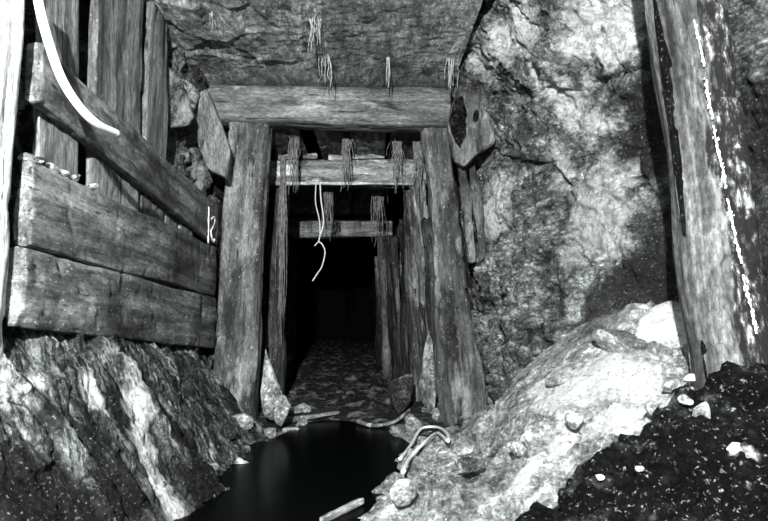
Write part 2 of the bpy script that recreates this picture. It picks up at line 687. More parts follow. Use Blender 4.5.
# ================================================================== SETTING
# --- right bank and left bank as height fields
RB = TPS([(.20, 3.7, .05), (-.03, 2.67, .07), (.10, 3.2, .07), (.2, 2.95, .14), (.03, 2.8, .085), (.0, 3.9, -.12), (.14, 4.25, -.01), (-.1, 3.4, -.15), (-.2, 2.67, -.15), (.02, 4.7, -.05), (.22, 4.7, .03), (.77, 4.5, .15), (.45, 4.5, .02), (.93, 3.85, .48), (1.12, 3.2, .70),
          (1.35, 2.9, .76), (.40, 3.0, .13), (.73, 2.6, .36), (1.06, 2.7, .56), (.41, 2.0, .16), (.62, 3.5, .26),
          (1.35, 2.3, .62), (1.6, 2.6, .72), (1.7, 1.6, .62), (.9, 2.2, .44), (1.2, 1.5, .5), (.0, 2.1, -.10), (.15, 1.4, -.05),
          (.9, 1.2, .28), (1.2, .5, .2), (.3, .6, -.1), (1.8, -.4, .3), (.5, -.5, 0), (.62, 4.0, .16), (.35, 4.1, .03), (.6, 5.0, .03), (1.0, 5.0, .2),
          (.33, 3.3, .11), (-.1, 2.9, -.12)])
LB = TPS([(-1.16, 2.0, .80), (-1.16, 3.0, .78), (-1.16, 4.0, .68), (-1.16, 4.8, .60), (-1.0, 4.45, .48), (-.98, 3.9, .45), (-.98, 2.0, .46), (-.95, 1.8, .26),
          (-.68, 2.6, .0), (-.70, 3.46, .0), (-.66, 4.3, .01), (-.5, 2.6, -.12), (-.5, 3.6, -.12), (-.5, 4.4, -.05),
          (-.8, 2.6, .28), (-.92, 2.8, .52), (-.95, 3.4, .46), (-.8, 3.4, .20), (-.92, 4.1, .33), (-.8, 4.2, .12), (-.9, 4.9, .1),
          (-.7, 1.6, -.02), (-.95, 1.2, .2), (-1.2, 1.2, .7), (-.6, .8, -.1), (-1.2, .2, .5), (-.5, 5, 0), (-1.0, 2.4, .58)])
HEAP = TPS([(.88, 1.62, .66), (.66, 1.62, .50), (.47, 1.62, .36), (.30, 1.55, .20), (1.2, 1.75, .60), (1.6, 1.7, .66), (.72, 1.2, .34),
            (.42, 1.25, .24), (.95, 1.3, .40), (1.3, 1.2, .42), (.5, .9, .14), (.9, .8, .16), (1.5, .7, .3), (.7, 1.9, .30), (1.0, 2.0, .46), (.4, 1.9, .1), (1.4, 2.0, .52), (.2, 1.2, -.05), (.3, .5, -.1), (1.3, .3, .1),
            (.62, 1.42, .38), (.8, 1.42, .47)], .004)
BED = TPS([(-.6, 1, -.15), (.3, 1, -.15), (0, 3, -.2), (-.2, 4.3, -.10), (-.2, 4.9, -.05), (-.6, 4.75, .02), (-.2, 5.35, .03), (.2, 5.1, .03), (-.5, 5.2, .03), (.5, 4.7, .02), (-.6, 6, .06), (.4, 6, .06),
           (-.5, 8, .08), (.3, 8, .08), (-.5, 13, .1), (.2, 13, .1), (-.5, 21, .1), (.2, 21, .1), (-1.5, 3, -.1), (1.5, 3, -.1), (-.8, -1, -.15), (.8, -1, -.15)])


def ground(x, y):
    v = [BED(x, y)[0]]
    if x > .1 and y < 5: v.append(RB(x, y)[0])
    if x < -.4 and y < 5: v.append(LB(x, y)[0])
    if x > .25 and y < 2.0: v.append(HEAP(x, y)[0])
    return max(v)


def hit(px, py, y0=1.2, y1=13):
    """where the view through a pixel meets the ground"""
    Y = y0
    while Y < y1:
        p = at(px, py, Y)
        if p.z < ground(p.x, Y): return p
        Y += .02
    return at(px, py, y1)


def field(name, T, x0, x1, y0, y1, step, disp, mat):
    xs = np.arange(x0, x1, step)
    ys = np.arange(y0, y1, step)
    X, Y = np.meshgrid(xs, ys, indexing='ij')
    Z = np.zeros_like(X)
    for i in range(len(xs)):
        Z[i] = T(X[i], Y[i])
    return grid_surface(name, np.stack([X, Y, Z], 2), disp, mat)


def d_rubble(P):
    f, e = facets(P, 5.5, 11, 1.0)
    f2, e2 = facets(P + 3, 15, 21, 1.0)
    calm = np.clip(1.15 - np.hypot((P[:, 0] - .95) / .36, (P[:, 1] - 3.1) / .55), 0, 1)
    calm = np.clip(calm * 2.2, 0, 1)
    k = 1 - .8 * calm
    return (f * .035 * k + f2 * .016 * k + fbm(P, 3, 4, 5) * .04 + fbm(P, 14, 4, 6, .6) * .030 * (1 - .6 * calm)
            - .012 * np.clip(1 - e * 9, 0, 1) * k + calm * .085 - .045)


RX, RY = np.meshgrid(np.arange(0, 1.95, .03), np.arange(.3, 5.1, .03), indexing='ij')
RG = np.stack([RX, RY, np.stack([RB(RX[i], RY[i]) for i in range(len(RX))])], 2)
pt = [(spot(RG, x, y), r, .97, .9) for x, y, r in [(600, 385, .22), (560, 400, .16), (640, 380, .16), (560, 430, .14), (520, 470, .10), (540, 400, .1), (385, 500, .07), (480, 455, .08), (620, 410, .14)]]
pt += [(spot(RG, x, y), r, .10, .75) for x, y, r in [(530, 495, .08), (470, 500, .06), (600, 345, .08), (575, 360, .06), (555, 345, .06), (500, 440, .05), (430, 505, .05), (490, 500, .05), (450, 470, .04), (535, 440, .04), (450, 515, .05)]]
M['rubble'] = rock_mat('pale_rubble', .12, .5, .9, 3.2, (1, 1, 1), speck=.7, patches=pt, distort=.35, swirl=.1, bump=1.3, veins=.3)
bank = field('rubble_bank', RB, -.2, 1.95, .3, 5.15, .0095, d_rubble, M['rubble'])
tag(bank, 'pale heap of crushed rubble sloping up to the right rock wall', 'rubble bank')


def d_left(P):
    # beds running down the slope
    Q = np.stack([P[:, 0] * .5 + P[:, 2] * .2, P[:, 1] * 1.1 + P[:, 2] * .30, P[:, 2] * .16], 1)
    r = ridge(Q, 4.2, 4, 3)
    f, e = facets(P * np.array([1, 1, .6]), 9, 31, 1.0)
    Q2 = np.stack([P[:, 0] * .6, P[:, 1] + P[:, 2] * .25, P[:, 2] * .25], 1)
    return r * .055 + ridge(Q2, 11, 4, 4, .6) * .022 + f * .014 + fbm(P, 18, 4, 8, .65) * .022 - .03


GX, GY = np.meshgrid(np.linspace(0, 1, 130), np.arange(.6, 4.86, .0095), indexing='ij')
XX = -.46 - .74 * GX ** .8
ZZ = np.stack([LB(XX[i], GY[i]) for i in range(len(XX))])
LG = np.stack([XX, GY, ZZ], 2)
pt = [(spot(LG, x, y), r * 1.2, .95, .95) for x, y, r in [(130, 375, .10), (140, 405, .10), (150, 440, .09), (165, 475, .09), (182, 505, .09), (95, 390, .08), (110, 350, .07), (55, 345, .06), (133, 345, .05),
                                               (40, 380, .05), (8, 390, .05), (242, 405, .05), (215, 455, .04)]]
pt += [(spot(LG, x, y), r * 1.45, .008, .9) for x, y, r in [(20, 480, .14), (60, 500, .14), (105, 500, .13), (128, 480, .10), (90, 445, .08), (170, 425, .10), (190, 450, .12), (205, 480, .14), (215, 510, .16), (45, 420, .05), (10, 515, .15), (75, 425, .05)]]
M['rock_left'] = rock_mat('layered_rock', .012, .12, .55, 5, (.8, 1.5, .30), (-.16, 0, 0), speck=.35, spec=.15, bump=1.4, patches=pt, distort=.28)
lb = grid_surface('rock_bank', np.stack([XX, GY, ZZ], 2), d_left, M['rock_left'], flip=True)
tag(lb, 'craggy streaked rock bank below the left wall planks', 'rock bank')


def d_heap(P):
    f, e = facets(P, 7, 41, 1.0)
    f2, e2 = facets(P + 3, 20, 51, 1.0)
    return f * .03 + f2 * .014 + fbm(P, 14, 4, 17, .65) * .022 + fbm(P, 4, 4, 15) * .03 + fbm(P, 30, 3, 16) * .006 - .012 * np.clip(1 - e * 8, 0, 1)


RX, RY = np.meshgrid(np.arange(.22, 1.9, .03), np.arange(.35, 2.02, .03), indexing='ij')
RG = np.stack([RX, RY, np.stack([HEAP(RX[i], RY[i]) for i in range(len(RX))])], 2)
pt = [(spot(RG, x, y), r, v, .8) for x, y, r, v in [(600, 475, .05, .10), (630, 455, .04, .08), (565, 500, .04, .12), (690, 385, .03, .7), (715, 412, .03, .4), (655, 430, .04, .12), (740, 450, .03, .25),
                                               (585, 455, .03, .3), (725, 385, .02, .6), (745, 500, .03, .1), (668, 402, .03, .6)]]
M['muck'] = rock_mat('streaked_black_muck', .002, .006, .07, 7, white=0, speck=.35, rough=.6, spec=.08, bump=1.0, patches=pt, distort=.14)  # shadow painted as black rock, spots lit through it painted pale
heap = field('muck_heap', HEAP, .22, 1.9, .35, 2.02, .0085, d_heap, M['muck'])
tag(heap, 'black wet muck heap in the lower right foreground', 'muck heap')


def d_bed(P):
    f, e = facets(P, 7, 61, 1.0)
    k = np.clip((P[:, 1] - 4.9) * 2, .1, 1)
    return (f * .035 + fbm(P, 14, 3, 4) * .02) * k


fl = field('floor', BED, -1.9, 1.9, -2.0, 20.8, .035, d_bed, M['inner_floor'])
tag(fl, kind='structure')

# water lying over the bed
bm = bmesh.new()
out = [(-.62, .9), (.35, .9), (.3, 1.6), (.18, 2.2), (.10, 2.67), (.25, 3.0), (.32, 3.4), (.34, 3.75), (.30, 4.25), (.15, 4.8), (-.02, 5.08), (-.20, 5.18),
       (-.36, 5.1), (-.46, 4.8), (-.56, 4.4), (-.74, 4.2), (-.78, 3.9), (-.78, 3.4), (-.78, 2.8), (-.75, 2.2), (-.75, 1.5)]
sm = spline([(x, y, 0) for x, y in out], 4)
bm.faces.new([bm.verts.new(p) for p in sm])
bmesh.ops.recalc_face_normals(bm, faces=bm.faces)
for f in bm.faces:
    if f.normal.z < 0: f.normal_flip()
water = link('puddle', bm, M['water'], smooth=False)
water.location.z = 0.012
tag(water, 'still black pool of water on the floor before the timber portal', 'puddle')


# --- right rock wall
def d_wall_r(P):
    f, e = facets(P * np.array([1, 1, 1.2]), 2.6, 71, 1.0)
    f2, e2 = facets(P + 5, 7, 81, 1.0)
    # vertical torn folds near the portal post, curly crust elsewhere
    near = np.clip((P[:, 1] - 3.9) * 2, 0, 1) * np.clip((2.0 - P[:, 2]) * 2, 0, 1)
    r = ridge(P * np.array([1.0, 1.0, .25]), 9, 3, 17) * .05 * near
    sw = P + .25 * np.stack([fbm(P, 2, 2, 91), fbm(P, 2, 2, 92), fbm(P, 2, 2, 93)], 1)
    c = ridge(sw * np.array([1, 1, 1.9]), 5.5, 4, 19) * .04
    # two hollows: behind the right log, and above
    h1 = np.exp(-(((P[:, 1] - 2.95) / .30) ** 2 + ((P[:, 2] - 1.55) / .28) ** 2) * 1.2) * .18
    sl = sw @ np.array([[.3, 0, 0], [.3, .8, .8], [0, .8, -1.6]])
    return (f * .06 + f2 * .010 + r + c * .5 + ridge(sl, 4.0, 5, 29, .6) * .030 + fbm(P, 3, 4, 35) * .06
            + fbm(P, 16, 4, 33, .65) * .022 - h1)


def st(Y, prof):
    return [(x, Y, z) for x, z in prof]


wr = loft([
    st(5.35, [(1.0, -.3), (.95, .5), (.9, 1.1), (.88, 1.7), (.8, 2.1), (.7, 2.4), (.62, 2.75)]),
    st(4.9, [(.98, -.3), (.95, .5), (.92, 1.1), (.92, 1.7), (.82, 2.1), (.70, 2.4), (.60, 2.75)]),
    st(4.3, [(.92, -.2), (.98, .5), (1.04, 1.1), (1.06, 1.7), (.98, 2.1), (.80, 2.4), (.58, 2.75)]),
    st(3.6, [(1.1, -.1), (1.2, .6), (1.28, 1.1), (1.28, 1.7), (1.12, 2.1), (.9, 2.4), (.58, 2.75)]),
    st(2.9, [(1.4, 0), (1.5, .6), (1.56, 1.1), (1.5, 1.7), (1.35, 2.1), (1.05, 2.45), (.6, 2.75)]),
    st(2.2, [(1.75, 0), (1.8, .6), (1.85, 1.1), (1.8, 1.7), (1.6, 2.1), (1.2, 2.5), (.6, 2.8)]),
    st(1.2, [(1.85, 0), (1.9, .6), (1.95, 1.1), (1.9, 1.7), (1.7, 2.1), (1.3, 2.5), (.6, 2.8)]),
    st(-2.0, [(1.85, 0), (1.9, .6), (1.95, 1.1), (1.9, 1.7), (1.7, 2.1), (1.3, 2.5), (.6, 2.8)]),
], 640, 300, 14)
WH = [(500, 45, .20, .9), (525, 22, .16, .85), (478, 60, .12, .9), (565, 98, .15, .95), (545, 70, .10, .95), (602, 30, .24, .9), (500, 205, .24, .85), (478, 120, .12, .7),
      (560, 165, .15, .8), (600, 215, .26, .75), (620, 25, .2, .9), (590, 120, .14, .8), (620, 170, .14, .8), (470, 30, .1, .9), (575, 255, .16, .6), (520, 250, .16, .5)]
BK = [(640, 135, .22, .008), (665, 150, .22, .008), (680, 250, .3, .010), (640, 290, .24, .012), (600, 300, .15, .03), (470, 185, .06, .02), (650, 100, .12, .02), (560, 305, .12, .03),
      (680, 60, .18, .02), (478, 350, .10, .02), (490, 300, .07, .02), (530, 130, .10, .07), (515, 160, .10, .08), (610, 75, .09, .04), (765, 250, .4, .01), (765, 120, .3, .01)]  # dark rock, plus the right log's cast shadow painted on the wall
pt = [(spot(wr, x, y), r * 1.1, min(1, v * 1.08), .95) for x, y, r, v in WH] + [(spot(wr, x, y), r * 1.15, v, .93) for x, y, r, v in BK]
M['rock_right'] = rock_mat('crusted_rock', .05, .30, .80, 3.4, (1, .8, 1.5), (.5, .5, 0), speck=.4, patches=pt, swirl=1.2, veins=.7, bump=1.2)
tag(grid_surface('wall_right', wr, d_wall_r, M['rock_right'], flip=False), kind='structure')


# --- left rock wall: recessed behind the boards, coming forward beside the portal
def d_wall_l(P):
    f, e = facets(P, 4.5, 101, 1.0)
    f2, e2 = facets(P + 2, 11, 111, 1.0)
    return f * .06 + f2 * .03 + fbm(P, 5, 4, 45) * .03 + fbm(P, 24, 4, 43, .6) * .014 - .012 * np.clip(1 - e * 10, 0, 1)


wl = loft([
    st(-2.0, [(-1.7, -.3), (-1.7, .8), (-1.7, 1.4), (-1.6, 2.0), (-1.4, 2.6)]),
    st(3.2, [(-1.5, -.3), (-1.5, .8), (-1.5, 1.4), (-1.45, 2.0), (-1.35, 2.6)]),
    st(3.8, [(-1.4, -.3), (-1.4, .8), (-1.35, 1.4), (-1.3, 2.0), (-1.25, 2.6)]),
    st(4.15, [(-1.35, -.3), (-1.35, .8), (-1.28, 1.4), (-1.2, 2.0), (-1.12, 2.6)]),
    st(4.8, [(-1.2, -.3), (-1.2, .8), (-1.16, 1.4), (-1.12, 2.0), (-1.02, 2.6)]),
    st(5.3, [(-1.1, -.3), (-1.1, .8), (-1.12, 1.4), (-1.08, 2.0), (-1.0, 2.6)]),
], 420, 190, 8)
tag(grid_surface('wall_left', wl, d_wall_l, M['rock_corner'], flip=True), kind='structure')


# --- rock roof over the chamber
def d_roof(P):
    Q = np.stack([P[:, 0] * 1.0 + P[:, 1] * .35, P[:, 1] * .35, P[:, 2]], 1)
    f, e = facets(P, 3.2, 121, 1.0)
    k = np.clip(.55 + .9 * fbm(P, 1.3, 2, 77), 0, 1)
    edge = np.clip((-P[:, 0] - .35) * 1.6, 0, 1)
    near = np.clip((4.75 - P[:, 1]) * 3, .15, 1)
    return (ridge(Q, 4, 4, 23) * .005 * k + f * (.003 + .025 * edge) + fbm(P, 20, 4, 53, .65) * .010) * near


xs = np.linspace(-1.9, .66, 210)
ys = np.linspace(-2.0, 5.05, 560)
X, Y = np.meshgrid(xs, ys, indexing='ij')
Z = 2.445 + .10 * np.clip((4.7 - Y) * .35, 0, 1.4) - .05 * np.clip(-X - .6, 0, 1)
CG = np.stack([X, Y, Z], 2)
pt = [(spot(CG, x, y), r, .02, .85) for x, y, r in [(303, 45, .07), (310, 25, .06), (322, 66, .08), (250, 60, .06), (258, 40, .05), (372, 20, .06), (376, 45, .06), (395, 68, .09), (430, 72, .09), (200, 10, .07), (232, 50, .04), (285, 10, .05)]]
M['rock_roof'] = rock_mat('roof_rock', .15, .34, .6, 2.2, (1.3, .35, 1), (0, 0, .35), speck=.45, bump=.8, patches=pt, crust=.6, distort=.3, veins=.45)
ceil = grid_surface('ceiling', np.stack([X, Y, Z], 2), d_roof, M['rock_roof'], flip=True)
tag(ceil, kind='structure')

# --- inner tunnel shell
def d_in(P):
    f, e = facets(P, 6, 131, 1.0)
    return f * .05 + fbm(P, 20, 2, 63) * .012


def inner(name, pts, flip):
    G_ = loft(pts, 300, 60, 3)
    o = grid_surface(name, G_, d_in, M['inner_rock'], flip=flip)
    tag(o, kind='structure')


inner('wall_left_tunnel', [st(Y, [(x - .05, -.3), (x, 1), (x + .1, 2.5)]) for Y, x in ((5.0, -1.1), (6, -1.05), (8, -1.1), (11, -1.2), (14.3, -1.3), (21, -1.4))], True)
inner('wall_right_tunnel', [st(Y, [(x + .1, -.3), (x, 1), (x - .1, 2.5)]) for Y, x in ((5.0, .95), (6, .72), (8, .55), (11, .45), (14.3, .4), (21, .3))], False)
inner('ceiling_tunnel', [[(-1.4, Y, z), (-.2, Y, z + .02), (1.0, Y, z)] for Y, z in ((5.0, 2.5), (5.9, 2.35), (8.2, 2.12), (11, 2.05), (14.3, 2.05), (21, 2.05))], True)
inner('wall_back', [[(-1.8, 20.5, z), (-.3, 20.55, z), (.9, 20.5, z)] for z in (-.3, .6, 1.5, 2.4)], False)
bpy.data.objects['wall_back'].data.materials[0] = M['mud']  # end wall painted black for the unlit depth of the tunnel

def adopt(o, parent):          # make o a part of parent where it stands
    m = o.matrix_world.copy() if o.parent else Matrix.LocRotScale(o.location, o.rotation_euler, None)
    o.parent = parent
    o.matrix_parent_inverse = parent.matrix_basis.inverted()
    return o


# ================================================================== PORTAL SET
cap = timber('cap_beam', (-1.16, 4.87, 2.295), (.64, 4.87, 2.275), .255, .285, .25, mat=M['wood_cap'], up=(0, 1, 0), seed=1, log=.3, rough=.005, warp=.012)
tag(cap, 'thick horizontal cap beam across the top of the front portal', 'beam')
pl = timber('portal_post', (-.885, 4.93, -.12), (-.80, 4.93, 2.17), .30, .28, .24, mat=M['wood_post'], up=(0, 1, 0), seed=2, log=.25, rough=.008, warp=.012, split=.01)
tag(pl, 'broad upright post on the left side of the front portal', 'post')
pr = timber('portal_post', (.745, 4.93, -.08), (.555, 4.93, 2.165), .34, .15, .28, .2, mat=M['wood_post'], up=(0, 1, 0), seed=5, log=.45, rough=.016, warp=.03, split=.03, res=.015)
tag(pr, 'cracked flaring post leaning outwards on the right side of the portal', 'post')

# ================================================================== LEFT LAGGING
XL = -1.05
def plank(y0, y1_, zt0, zb0, zt1, zb1, mat, seed, label, th=.045, rough=.005, rag=0.0):
    a = (XL - th / 2, y0, CAMZ + (zt0 + zb0) / 2)
    y1 = 5.02
    b_ = (XL - th / 2, y1, CAMZ + (zt1 + zb1) / 2)
    o = timber('lagging_plank', a, b_, zt0 - zb0, zt1 - zb1, th, mat=mat, up=(1, 0, 0), seed=seed, rough=rough, warp=.01, rag0=rag)
    tag(o, label, 'plank', None)
    return o


pk1 = plank(2.235, 4.78, .91, .715, .825, .53, M['wood_plank'], 11, 'top horizontal plank of the left wall, with a white chalk mark', rag=.01)
pk2 = plank(2.20, 4.78, .505, .232, .515, .158, M['wood_plank'], 12, 'middle horizontal plank of the left wall, with rock dust on its top edge', rag=.01)
pk3 = plank(2.15, 4.78, .215, -.03, .145, -.22, M['wood_muddy'], 13, 'lowest horizontal plank of the left wall, speckled with mud', rag=.015, rough=.008)


def vboard(y0, y1, z0, z1, x, mat, seed, label, th=.035, wt=None, rag1=.02):
    wd = y1 - y0
    yc = (y0 + y1) / 2
    o = timber('lagging_board', (x, yc, z0), (x, yc, z1), wd, wt or wd, th, mat=mat, up=(1, 0, 0), seed=seed, rough=.006, warp=.012, rag0=.02, rag1=rag1)
    tag(o, label, 'board')


vboard(2.36, 2.66, .55, 2.44, -1.125, M['wood_board'], 21, 'upright board of the left wall behind the hanging white hose')
vboard(2.83, 3.43, .55, 2.43, -1.125, M['wood_board'], 22, 'widest upright board of the left wall, right of the black gap')
vboard(3.45, 3.90, .60, 2.44, -1.12, M['wood_board'], 23, 'narrowing upright board of the left wall next to the corner rock', wt=.30)
vboard(3.93, 4.18, .60, 1.50, -1.13, M['wood_board'], 24, 'short board between the top and middle planks, nearer of two', rag1=.03)
vboard(4.21, 4.50, .60, 1.42, -1.12, M['wood_board'], 25, 'short board between the top and middle planks, beside the portal post', rag1=.03)

# chalk mark, drawn on the plank face
def mark(strokes, parent):
    bm = bmesh.new()
    for s_ in strokes:
        pts = []
        for px, py in s_:
            d = ray(px, py)
            k = (XL + .008) / d.x
            pts.append(O + d * k)
        tube_into(bm, spline(pts, 5), .0075, .006, 6, .25)
    o = link('chalk_mark', bm, M['chalk'])
    adopt(o, parent)
    o['label'] = 'white chalk letter R beside a tall upright stroke'


mark([[(208.6, 207), (208.3, 224), (208.2, 243)], [(211, 219), (213.5, 217), (214.5, 221), (212.5, 228), (210.5, 231)],
      [(210.8, 231), (211.6, 237), (213.8, 242), (214.4, 239)]], pk1)

# the near left log, almost white
o = timber('prop_log', (-1.205, 2.0, -.1), (-1.160, 2.0, 2.47), .27, .27, .25, mat=M['wood_pale'], up=(0, 1, 0), seed=31, log=.8, rough=.007, warp=.012)
tag(o, 'bright pale log prop at the left edge of the photo', 'post')

# the right leaning log
o = timber('prop_log', (1.305, 2.34, .42), (1.095, 2.34, 2.50), .255, .255, .26, mat=M['log_right'], up=(.25, 1, 0), seed=34, log=.88, rough=.009, warp=.025, split=.012, res=.012)
tag(o, 'dark streaked log prop leaning at the right, standing on the rubble', 'post')

rl = o
mk = random.Random(5)
bm = bmesh.new()
trail = [(694, 20), (700, 45), (705, 70), (708, 95), (712, 115), (715, 135), (719, 155), (724, 175), (727, 195), (731, 215), (736, 240), (741, 262), (745, 285), (752, 310), (757, 330)]
tp = spline([Vector((x, y, 0)) for x, y in trail], 9)


def log_front(px, py):        # nearest point of the log to the camera along that view
    d = ray(px, py)
    best = None
    for k in range(120):
        Y_ = 1.9 + k * .006
        p = O + d * (Y_ / d.y)
        t = (p.z - .42) / 2.08
        cx_ = 1.305 - .21 * t
        if math.hypot((p.x - cx_) / .134, (p.y - 2.34) / .137) < 1.0:
            return p
    return None


for lo_, hi_ in ((0, 17), (22, 38), (42, 70), (74, 100), (104, len(tp))):
    run = [p for p in (log_front(q.x, q.y) for q in tp[lo_:hi_]) if p is not None]
    bm = bmesh.new()
    tube_into(bm, run, .0022, .0030, 6, .7)
    for p in run[::1]:
        for k in range(2):
            if mk.random() < .3: continue
            r = mk.uniform(.0015, .0046)
            c = p + Vector((mk.gauss(0, .0035), .0, mk.gauss(0, .006)))
            ico = bmesh.ops.create_icosphere(bm, subdivisions=1, radius=r, matrix=Matrix.Translation(c) @ Matrix.Diagonal((1, .7, mk.uniform(1, 3.0), 1)))
            for v in ico['verts']:
                v.co += Vector((mk.gauss(0, r * .25), mk.gauss(0, r * .1), mk.gauss(0, r * .25)))
    ms = adopt(link('mould_streak', bm, M['chalk']), rl)
    ms['label'] = 'broken white streak of mould on the log'
bs = timber('bark_strip', (1.305 - .121, 2.272, .45), (1.10 - .121, 2.272, 2.45), .032, .035, .02, mat=M['coal'], seed=77, log=.6, rough=.006, warp=.008)
adopt(bs, rl)
bs['label'] = 'black strip of bark along the left edge'

# hose on the left
hp = [(34, -25, 2.2), (38, 0, 2.2), (45, 30, 2.2), (60, 75, 2.27), (78, 105, 2.37), (97, 124, 2.48), (117, 134, 2.66)]
o = tube('water_hose', [at(px, py, Y * .94) for px, py, Y in hp], .0140, .0150, M['cable'], 14, 10)
tag(o, 'thick white hose hanging in a curve over the left wall boards', 'hose')

# ================================================================== CORNER DEBRIS
o = slab('wood_wedge', [(196, 118), (199, 92), (207, 88), (219, 118), (230, 150), (226, 178), (207, 168), (197, 142)], 4.42, .10, M['wood_board'], 3, tilt=(.002, .0008))
tag(o, 'upright wooden wedge jammed between cap beam and corner rock', 'wedge')
o = slab('rock_slab', [(167, 66), (178, 76), (188, 97), (193, 114), (187, 124), (168, 128), (166, 96)], 4.0, .06, M['rock_corner'], 4, .012, tilt=(.004, 0))
tag(o, 'flat grey rock slab standing beside the narrow upright board', 'rock')
o = slab('rock_slab', [(178, 77), (189, 81), (198, 93), (193, 108), (186, 96)], 4.3, .05, M['crumb'], 6, .01, tilt=(.003, 0))
tag(o, 'small pale triangular rock slab left of the wooden wedge', 'rock')

bb = slab('broken_board', [(459, 86), (468, 77), (480, 78), (488, 104), (495, 140), (478, 154), (464, 166), (455, 160), (447, 126)], 4.50, .10, M['wood_post'], 7, .012, tilt=(-.0012, 0))
tag(bb, 'broken board stub wedged beside the top of the right portal post', 'board')
kp = rock('knot', at(476, 116, 4.475), (.020, .012, .045), 777, M['coal'], cuts=3, rot=(0, .1, 0), rough=.03)
adopt(kp, bb)
kp['label'] = 'dark oval knot'
sp = slab('bark_patch', [(449, 120), (456, 100), (462, 96), (466, 112), (467, 134), (461, 149), (455, 142), (451, 132)], 4.478, .03, M['coal'], 12, .010)
adopt(sp, bb)
sp['label'] = 'dark torn bark'
for k, (pp, lab) in enumerate([
    ([(458, 163), (466, 168), (473, 215), (476, 262), (470, 262), (463, 215)], 'long splinter of wood close beside the right portal post'),
    ([(469, 168), (476, 163), (484, 210), (487, 256), (480, 262), (474, 215)], 'wood splinter between the long splinter and the right rock wall')]):
    o = slab('splinter', pp, 4.66 + k * .03, .05, M['wood_post'], 8 + k, .012)
    adopt(o, pr)

# ================================================================== INNER SETS
def set_beam(px0, px1, yt, yb, Y, mat, seed, label, d=.18):
    A, B = at(px0, (yt + yb) / 2, Y), at(px1, (yt + yb) / 2, Y)
    h = (at(px0, yt, Y) - at(px0, yb, Y)).length
    o = timber('cap_beam', A, B, h, h * 1.02, d, mat=mat, up=(0, 1, 0), seed=seed, log=.3, rough=.008, warp=.012)
    tag(o, label, 'beam')


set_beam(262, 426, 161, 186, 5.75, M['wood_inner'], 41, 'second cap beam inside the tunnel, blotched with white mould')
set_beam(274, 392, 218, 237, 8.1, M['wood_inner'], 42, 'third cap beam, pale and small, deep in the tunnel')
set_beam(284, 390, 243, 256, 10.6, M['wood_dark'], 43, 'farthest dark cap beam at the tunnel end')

o = timber('rail_pole', at(275, 183.5, 5.63), at(413, 184.5, 5.63), .028, .024, .03, mat=M['wood_inner'], seed=45, log=.9, rough=.003, warp=.015)
tag(o, 'thin pale pole along the lower edge of the second cap beam', 'pole')
for k, (x0, x1, lab) in enumerate([(276, 317, 'small board end lying on the second cap beam, left one'), (329, 384, 'small board end lying on the second cap beam, right one')]):
    o = timber('board_strip', at(x0, 158.5, 5.8), at(x1, 157, 5.8), .045, .045, .10, mat=M['wood_inner'], seed=47 + k, rough=.005, warp=.006)
    tag(o, lab, 'board')


def ipost(pxt, pxb, Y, zt, w, mat, seed, label, split=.02):
    a = at(pxb, 318, Y)
    b_ = at(pxt, 318, Y)
    o = timber('tunnel_post', (a.x, Y, -.02), (b_.x, Y, zt), w * 1.1, w, .2, mat=mat, seed=seed, log=.6, rough=.014, warp=.03, split=split)
    tag(o, label, 'post')


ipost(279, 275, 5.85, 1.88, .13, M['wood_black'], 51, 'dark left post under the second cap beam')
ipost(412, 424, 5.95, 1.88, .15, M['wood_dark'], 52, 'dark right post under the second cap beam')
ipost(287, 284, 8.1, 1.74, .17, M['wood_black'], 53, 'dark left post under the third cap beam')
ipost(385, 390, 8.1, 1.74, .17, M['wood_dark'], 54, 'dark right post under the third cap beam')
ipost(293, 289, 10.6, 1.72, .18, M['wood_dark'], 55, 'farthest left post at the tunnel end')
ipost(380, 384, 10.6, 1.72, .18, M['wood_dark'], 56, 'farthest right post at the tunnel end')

# roof lagging between the first and second set, then between the second and third
rb = [(-.60, .26, 'leftmost'), (-.24, .22, 'second'), (.06, .27, 'third'), (.38, .30, 'rightmost')]
for k, (x, w_, n_) in enumerate(rb):
    o = timber('roof_board', (x, 4.98, 2.20 + .02 * (k % 2)), (x + .02, 5.98, 2.165), w_, w_, .035, mat=M['wood_dark'], up=(0, 0, 1), seed=61 + k, rough=.01, warp=.015, rag1=.03)
    tag(o, {'leftmost': 'dark roof board above the portal, against the left tunnel wall', 'second': 'dark roof board above the portal, just left of the hanging wire',
            'third': 'dark roof board above the portal, right of the hanging wire', 'rightmost': 'dark roof board above the portal, against the right tunnel wall'}[n_], 'board')
for k, (x, w_, n_) in enumerate([(-.62, .36, 'left'), (-.22, .36, 'middle'), (.17, .36, 'right')]):
    o = timber('roof_board', (x, 5.9, 2.125), (x - .08, 8.2, 1.99), w_, w_, .035, mat=M['wood_dark'], up=(0, 0, 1), seed=66 + k, rough=.01, warp=.02)
    tag(o, 'dark roof board between the second and third cap beams, on the %s' % {'left': 'left side', 'middle': 'middle line', 'right': 'right side'}[n_], 'board')

